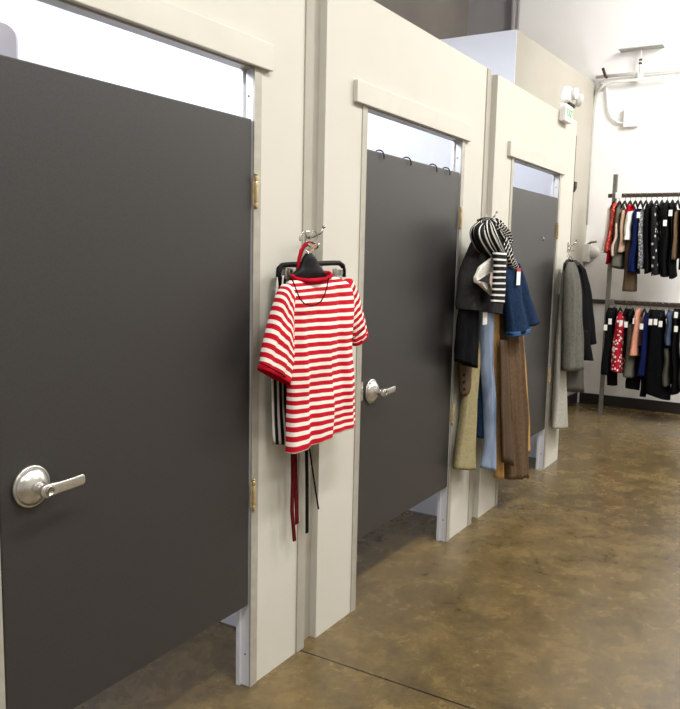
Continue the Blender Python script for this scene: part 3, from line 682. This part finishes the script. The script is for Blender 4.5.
def rack_hanger(y, zr, rot, group, label):
    t = empty('clothes_hanger', (XR, y, zr), label, 'clothes hanger', group)
    k = MB(); k.tube(arc((XR, y, zr+.004), .02, 190, -20, 10, (1, 0, 0), (0, 0, 1))+[Vector((XR+.004, y, zr-.03)), Vector((XR, y, zr-.06))], .0032, 6); k.build('hook', M['chrome'], t)
    k = MB().loft([((XR-.13, y, zr-.12), (0, .008, 0), (0, 0, .008)), ((XR-.07, y, zr-.085), (0, .009, 0), (0, 0, .012)), ((XR, y, zr-.062), (0, .009, 0), (0, 0, .014)), ((XR+.07, y, zr-.085), (0, .009, 0), (0, 0, .012)), ((XR+.13, y, zr-.12), (0, .008, 0), (0, 0, .008))], amp=0, nr=12, sub=3, cap1=False)
    k.build('shoulders', M['plastic'], t)
def rack_item(name, u0, u1, b0, b1, vt, vb, mat, label, cat, group, dep=.17, xr=XR, amp=.010, tagat=None, waves=1.4, sh=True):
    """slab seen from its edge: top span u0..u1 at vt, bottom span b0..b1 at vb"""
    def S(t, d):
        a = at(u0+(b0-u0)*t, vt+(vb-vt)*t, x=xr); b = at(u1+(b1-u1)*t, vt+(vb-vt)*t, x=xr)
        b.z = a.z = (a.z+b.z)/2
        return ((a+b)/2, (b-a)/2*.98, Vector((-d, 0, 0)))
    k = random.uniform(-.012, .012); hs = random.uniform(-.25, .25)
    st = [S(0, .05), S(.04, .10), S(.10, dep*.95), S(.45, dep), S(.8, dep*1.05), S(1, dep*1.1)]
    for i_, a_i in ((3, 1), (4, -.6)):
        c, w, d = st[i_]; st[i_] = (c+Vector((0, k*a_i, 0)), w*random.uniform(.9, 1.1), d)
    c, w, d = st[5]; st[5] = (c, w+Vector((0, 0, w.length*hs)), d+Vector((0, 0, random.uniform(-.02, .02))))
    o = MB().loft(st, amp=amp, waves=waves, nr=28, sub=4, ph=random.random()*2).build(name, M[mat])
    tag(o, label, cat, group)
    if tagat:
        for (tu, tv) in tagat:
            q = at(tu, tv, x=xr-dep-.04)
            MB().box(q.x-.001, q.y-.016, q.z-.028, q.x+.001, q.y+.016, q.z+.028).build('price_tag', M['tag'], o)
    return o
G1 = 'garments on the upper rack rail'; G2 = 'garments on the lower rack rail'
top = [
 ('white_shirt', 609, 614, 602.5, 607.5, 210, 253, 'whitec', 'white garment at the far left end of the upper rail', 'shirt', .10, None),
 ('printed_red_shirt', 613.5, 619.5, 607.5, 613.5, 206, 250, 'redprint', 'orange-red printed shirt near the left end of the upper rail', 'shirt', .14, None),
 ('dark_red_skirt', 612, 617, 606.5, 611.5, 225, 264, 'redcloth', 'plain dark red garment showing below the orange-red print on the upper rail', 'skirt', .10, None),
 ('black_blouse', 618.5, 624, 613, 624, 208, 268, 'olive', 'dark grey-green garment between red print and pale pink on the upper rail', 'blouse', .16, None),
 ('pink_blouse', 619, 622, 614.5, 618, 221, 255, 'pink', 'narrow pale pink garment edge left of the beige one on the upper rail', 'blouse', .18, None),
 ('beige_cardigan', 624, 629, 621, 627, 212, 251, 'beigec', 'light beige cardigan left of the white and red blouse on the upper rail', 'cardigan', .18, None),
 ('brown_trousers', 627, 634, 623, 637, 225, 291, 'brownd', 'brown trousers hanging lowest of everything on the upper rail', 'trousers', .10, None),
 ('red_collared_top', 629, 634, 629, 633, 208, 222, 'redcloth', 'bright red top edge above the white blouse on the upper rail', 'top', .16, None),
 ('white_blouse', 630, 635.5, 625.5, 632.5, 214, 240, 'whitec', 'short white blouse with red top behind it on the upper rail', 'blouse', .19, None),
 ('navy_blouse', 635.5, 642, 629.5, 638.5, 212, 273, 'navy', 'bright navy blue garment with a white tag on the upper rail', 'blouse', .16, [(638.5, 215)]),
 ('grey_knit', 642, 647, 639.5, 645.5, 212, 269, 'greyprint', 'speckled grey knit garment right of the navy one on the upper rail', 'knitwear', .16, None),
 ('black_cardigan', 646.5, 652, 645.5, 652, 207, 272, 'blackcloth', 'plain black garment right of the grey knit on the upper rail', 'cardigan', .15, None),
 ('printed_blouse', 653, 659, 652.5, 661.5, 207, 275, 'bwprint', 'black blouse with white print in the middle of the upper rail', 'blouse', .17, None),
 ('black_dress', 660, 671, 661, 671.5, 206, 275, 'blackcloth', 'wide black dress with two white tags on the upper rail', 'dress', .16, [(670.5, 213), (665, 223)]),
 ('black_trimmed_dress', 672, 676, 671, 676, 206, 277, 'blackcloth', 'black garment with white dotted edge left of the brown one on the upper rail', 'dress', .16, None),
 ('brown_shirt', 676.5, 680.5, 673.5, 679, 213, 259, 'brownc', 'tan brown garment near the right edge of the photo on the upper rail', 'shirt', .17, None),
 ('black_coat', 681, 690, 680, 690, 206, 268, 'blackcloth', 'black garment cut by the right edge of the photo on the upper rail', 'coat', .17, None),
]
lowr = [
 ('black_jacket', 608, 617, 603, 613, 311, 371, 'blackcloth', 'black jacket with two white tags at the left end of the lower rail', 'jacket', .16, [(605.5, 327.5), (610, 321.5)]),
 ('black_skirt', 611, 620, 607, 617, 335, 385, 'blackcloth', 'black hem showing lowest at the left end of the lower rail', 'skirt', .05, None),
 ('dotted_red_dress', 619, 626, 611.5, 624.5, 315, 371, 'reddots', 'red dress with white dots on the lower rail', 'dress', .17, [(621, 323), (626, 324.5)]),
 ('black_blouse', 627, 633, 623, 633, 312, 352, 'blackcloth', 'black top between red dotted dress and olive garment on the lower rail', 'top', .10, None),
 ('olive_tunic', 629, 637, 624, 636.5, 322, 374, 'olive', 'olive grey tunic left of the salmon blouse on the lower rail', 'tunic', .14, [(634.5, 321)]),
 ('black_wide_trousers', 630, 642, 625.5, 640, 345, 389, 'blackcloth', 'black hem showing below the olive tunic on the lower rail', 'trousers', .05, None),
 ('salmon_blouse', 638, 641, 631, 640, 311, 355, 'salmon', 'salmon pink blouse with a white tag on the lower rail', 'blouse', .19, [(641.5, 326.5)]),
 ('navy_dress', 645, 652, 639, 648, 316, 374, 'navy', 'navy blue dress right of the salmon blouse on the lower rail', 'dress', .15, [(650.5, 322)]),
 ('black_trousers', 642, 649, 640, 646, 340, 396, 'blackcloth', 'narrow black trousers hanging lowest under the navy dress on the lower rail', 'trousers', .06, None),
 ('black_gown', 651, 665, 645, 670, 313, 396, 'blackcloth', 'wide black gown in the middle of the lower rail with white tags', 'gown', .15, [(655.5, 322), (660.5, 324)]),
 ('grey_trousers', 666, 671, 664, 670.5, 345, 384, 'dkgrey', 'mid grey garment hanging below the denim shirt on the lower rail', 'trousers', .18, None),
 ('denim_shirt', 668.5, 674, 666.5, 673, 314, 345, 'slate', 'slate blue denim shirt on the lower rail', 'shirt', .19, None),
 ('black_tunic', 674, 680, 671, 680, 312, 392, 'blackcloth', 'black tunic with white tags near the right edge on the lower rail', 'tunic', .15, [(676, 315), (676, 329)]),
 ('charcoal_coat', 681, 690, 680, 690, 312, 390, 'charcoal', 'charcoal coat cut by the right edge of the photo on the lower rail', 'coat', .16, None),
]
for lst, G, zr, nm in ((top, G1, zr1, 'upper'), (lowr, G2, zr0, 'lower')):
    for (n_, u0, u1, b0_, b1_, vt, vb, mt_, lb, ct, dep, tg_) in lst:
        rack_item(n_, u0, u1, b0_, b1_, vt-3 if vt < (216 if zr > 2 else 319) else vt, vb, mt_, lb, ct, G, dep=dep, tagat=tg_)
    k = 0
    u = 614.5
    while u < 688:
        y = at(u, 200 if zr > 2 else 303, x=XR).y
        rack_hanger(y, zr, 0, 'black hangers on the %s rail' % nm, 'black plastic clothes hanger on the %s rack rail' % nm)
        u += 5.3 if zr > 2 else 6.1
# white dotted trim on the dress side
# ------------------------------------------------------------------ light
def area(name, loc, sx, sy, power, col, rot=(0, 0, 0)):
    l = bpy.data.lights.new(name, 'AREA'); l.shape = 'RECTANGLE'; l.size = sx; l.size_y = sy; l.energy = power; l.color = col
    o = bpy.data.objects.new(name, l); C.objects.link(o); o.location = loc; o.rotation_euler = rot; return o
WARM = (1, .985, .955); COOL = (.88, .91, 1)
for x in (-1.0, 1.6, 4.2, 6.8):
    area('pendant_lamp', (x, -1.7, 3.75), 1.3, .22, 31, WARM)
for x in (0, 4.5):
    area('ceiling_area_light', (x, -4.6, CEIL-.06), 2.2, .5, 45, WARM)
area('ceiling_area_light', (6.9, -3.0, CEIL-.06), 1.4, 1.0, 42, WARM)  # extra unseen light, added to whiten the top of the back wall
o = area('back_wall_fill', (6.2, -2.4, 4.3), 1.8, 1.4, 44, WARM)  # unseen fill added to brighten the back wall
o.rotation_euler = Vector((.85, .35, -.15)).to_track_quat('-Z', 'Y').to_euler(); o.data.spread = math.radians(120)
for x, e in ((1.05, 13), (2.85, 7), (4.65, 4.5)):
    o = area('booth_fill', (x+.05, .42, 2.46), .3, .12, e, COOL)  # added fill for the upper booth walls, replacing light from high windows
    o.rotation_euler = Vector((.9, .42, -.15)).to_track_quat('-Z', 'Y').to_euler(); o.data.spread = math.radians(150)
w = bpy.data.worlds.new('world'); sc.world = w; w.use_nodes = True
w.node_tree.nodes['Background'].inputs[0].default_value = (.9, .93, 1, 1); w.node_tree.nodes['Background'].inputs[1].default_value = .3
sc.view_settings.view_transform = 'Standard'; sc.view_settings.look = 'None'; sc.view_settings.gamma = 1
sc.view_settings.use_curve_mapping = False; sc.view_settings.exposure = 1.0
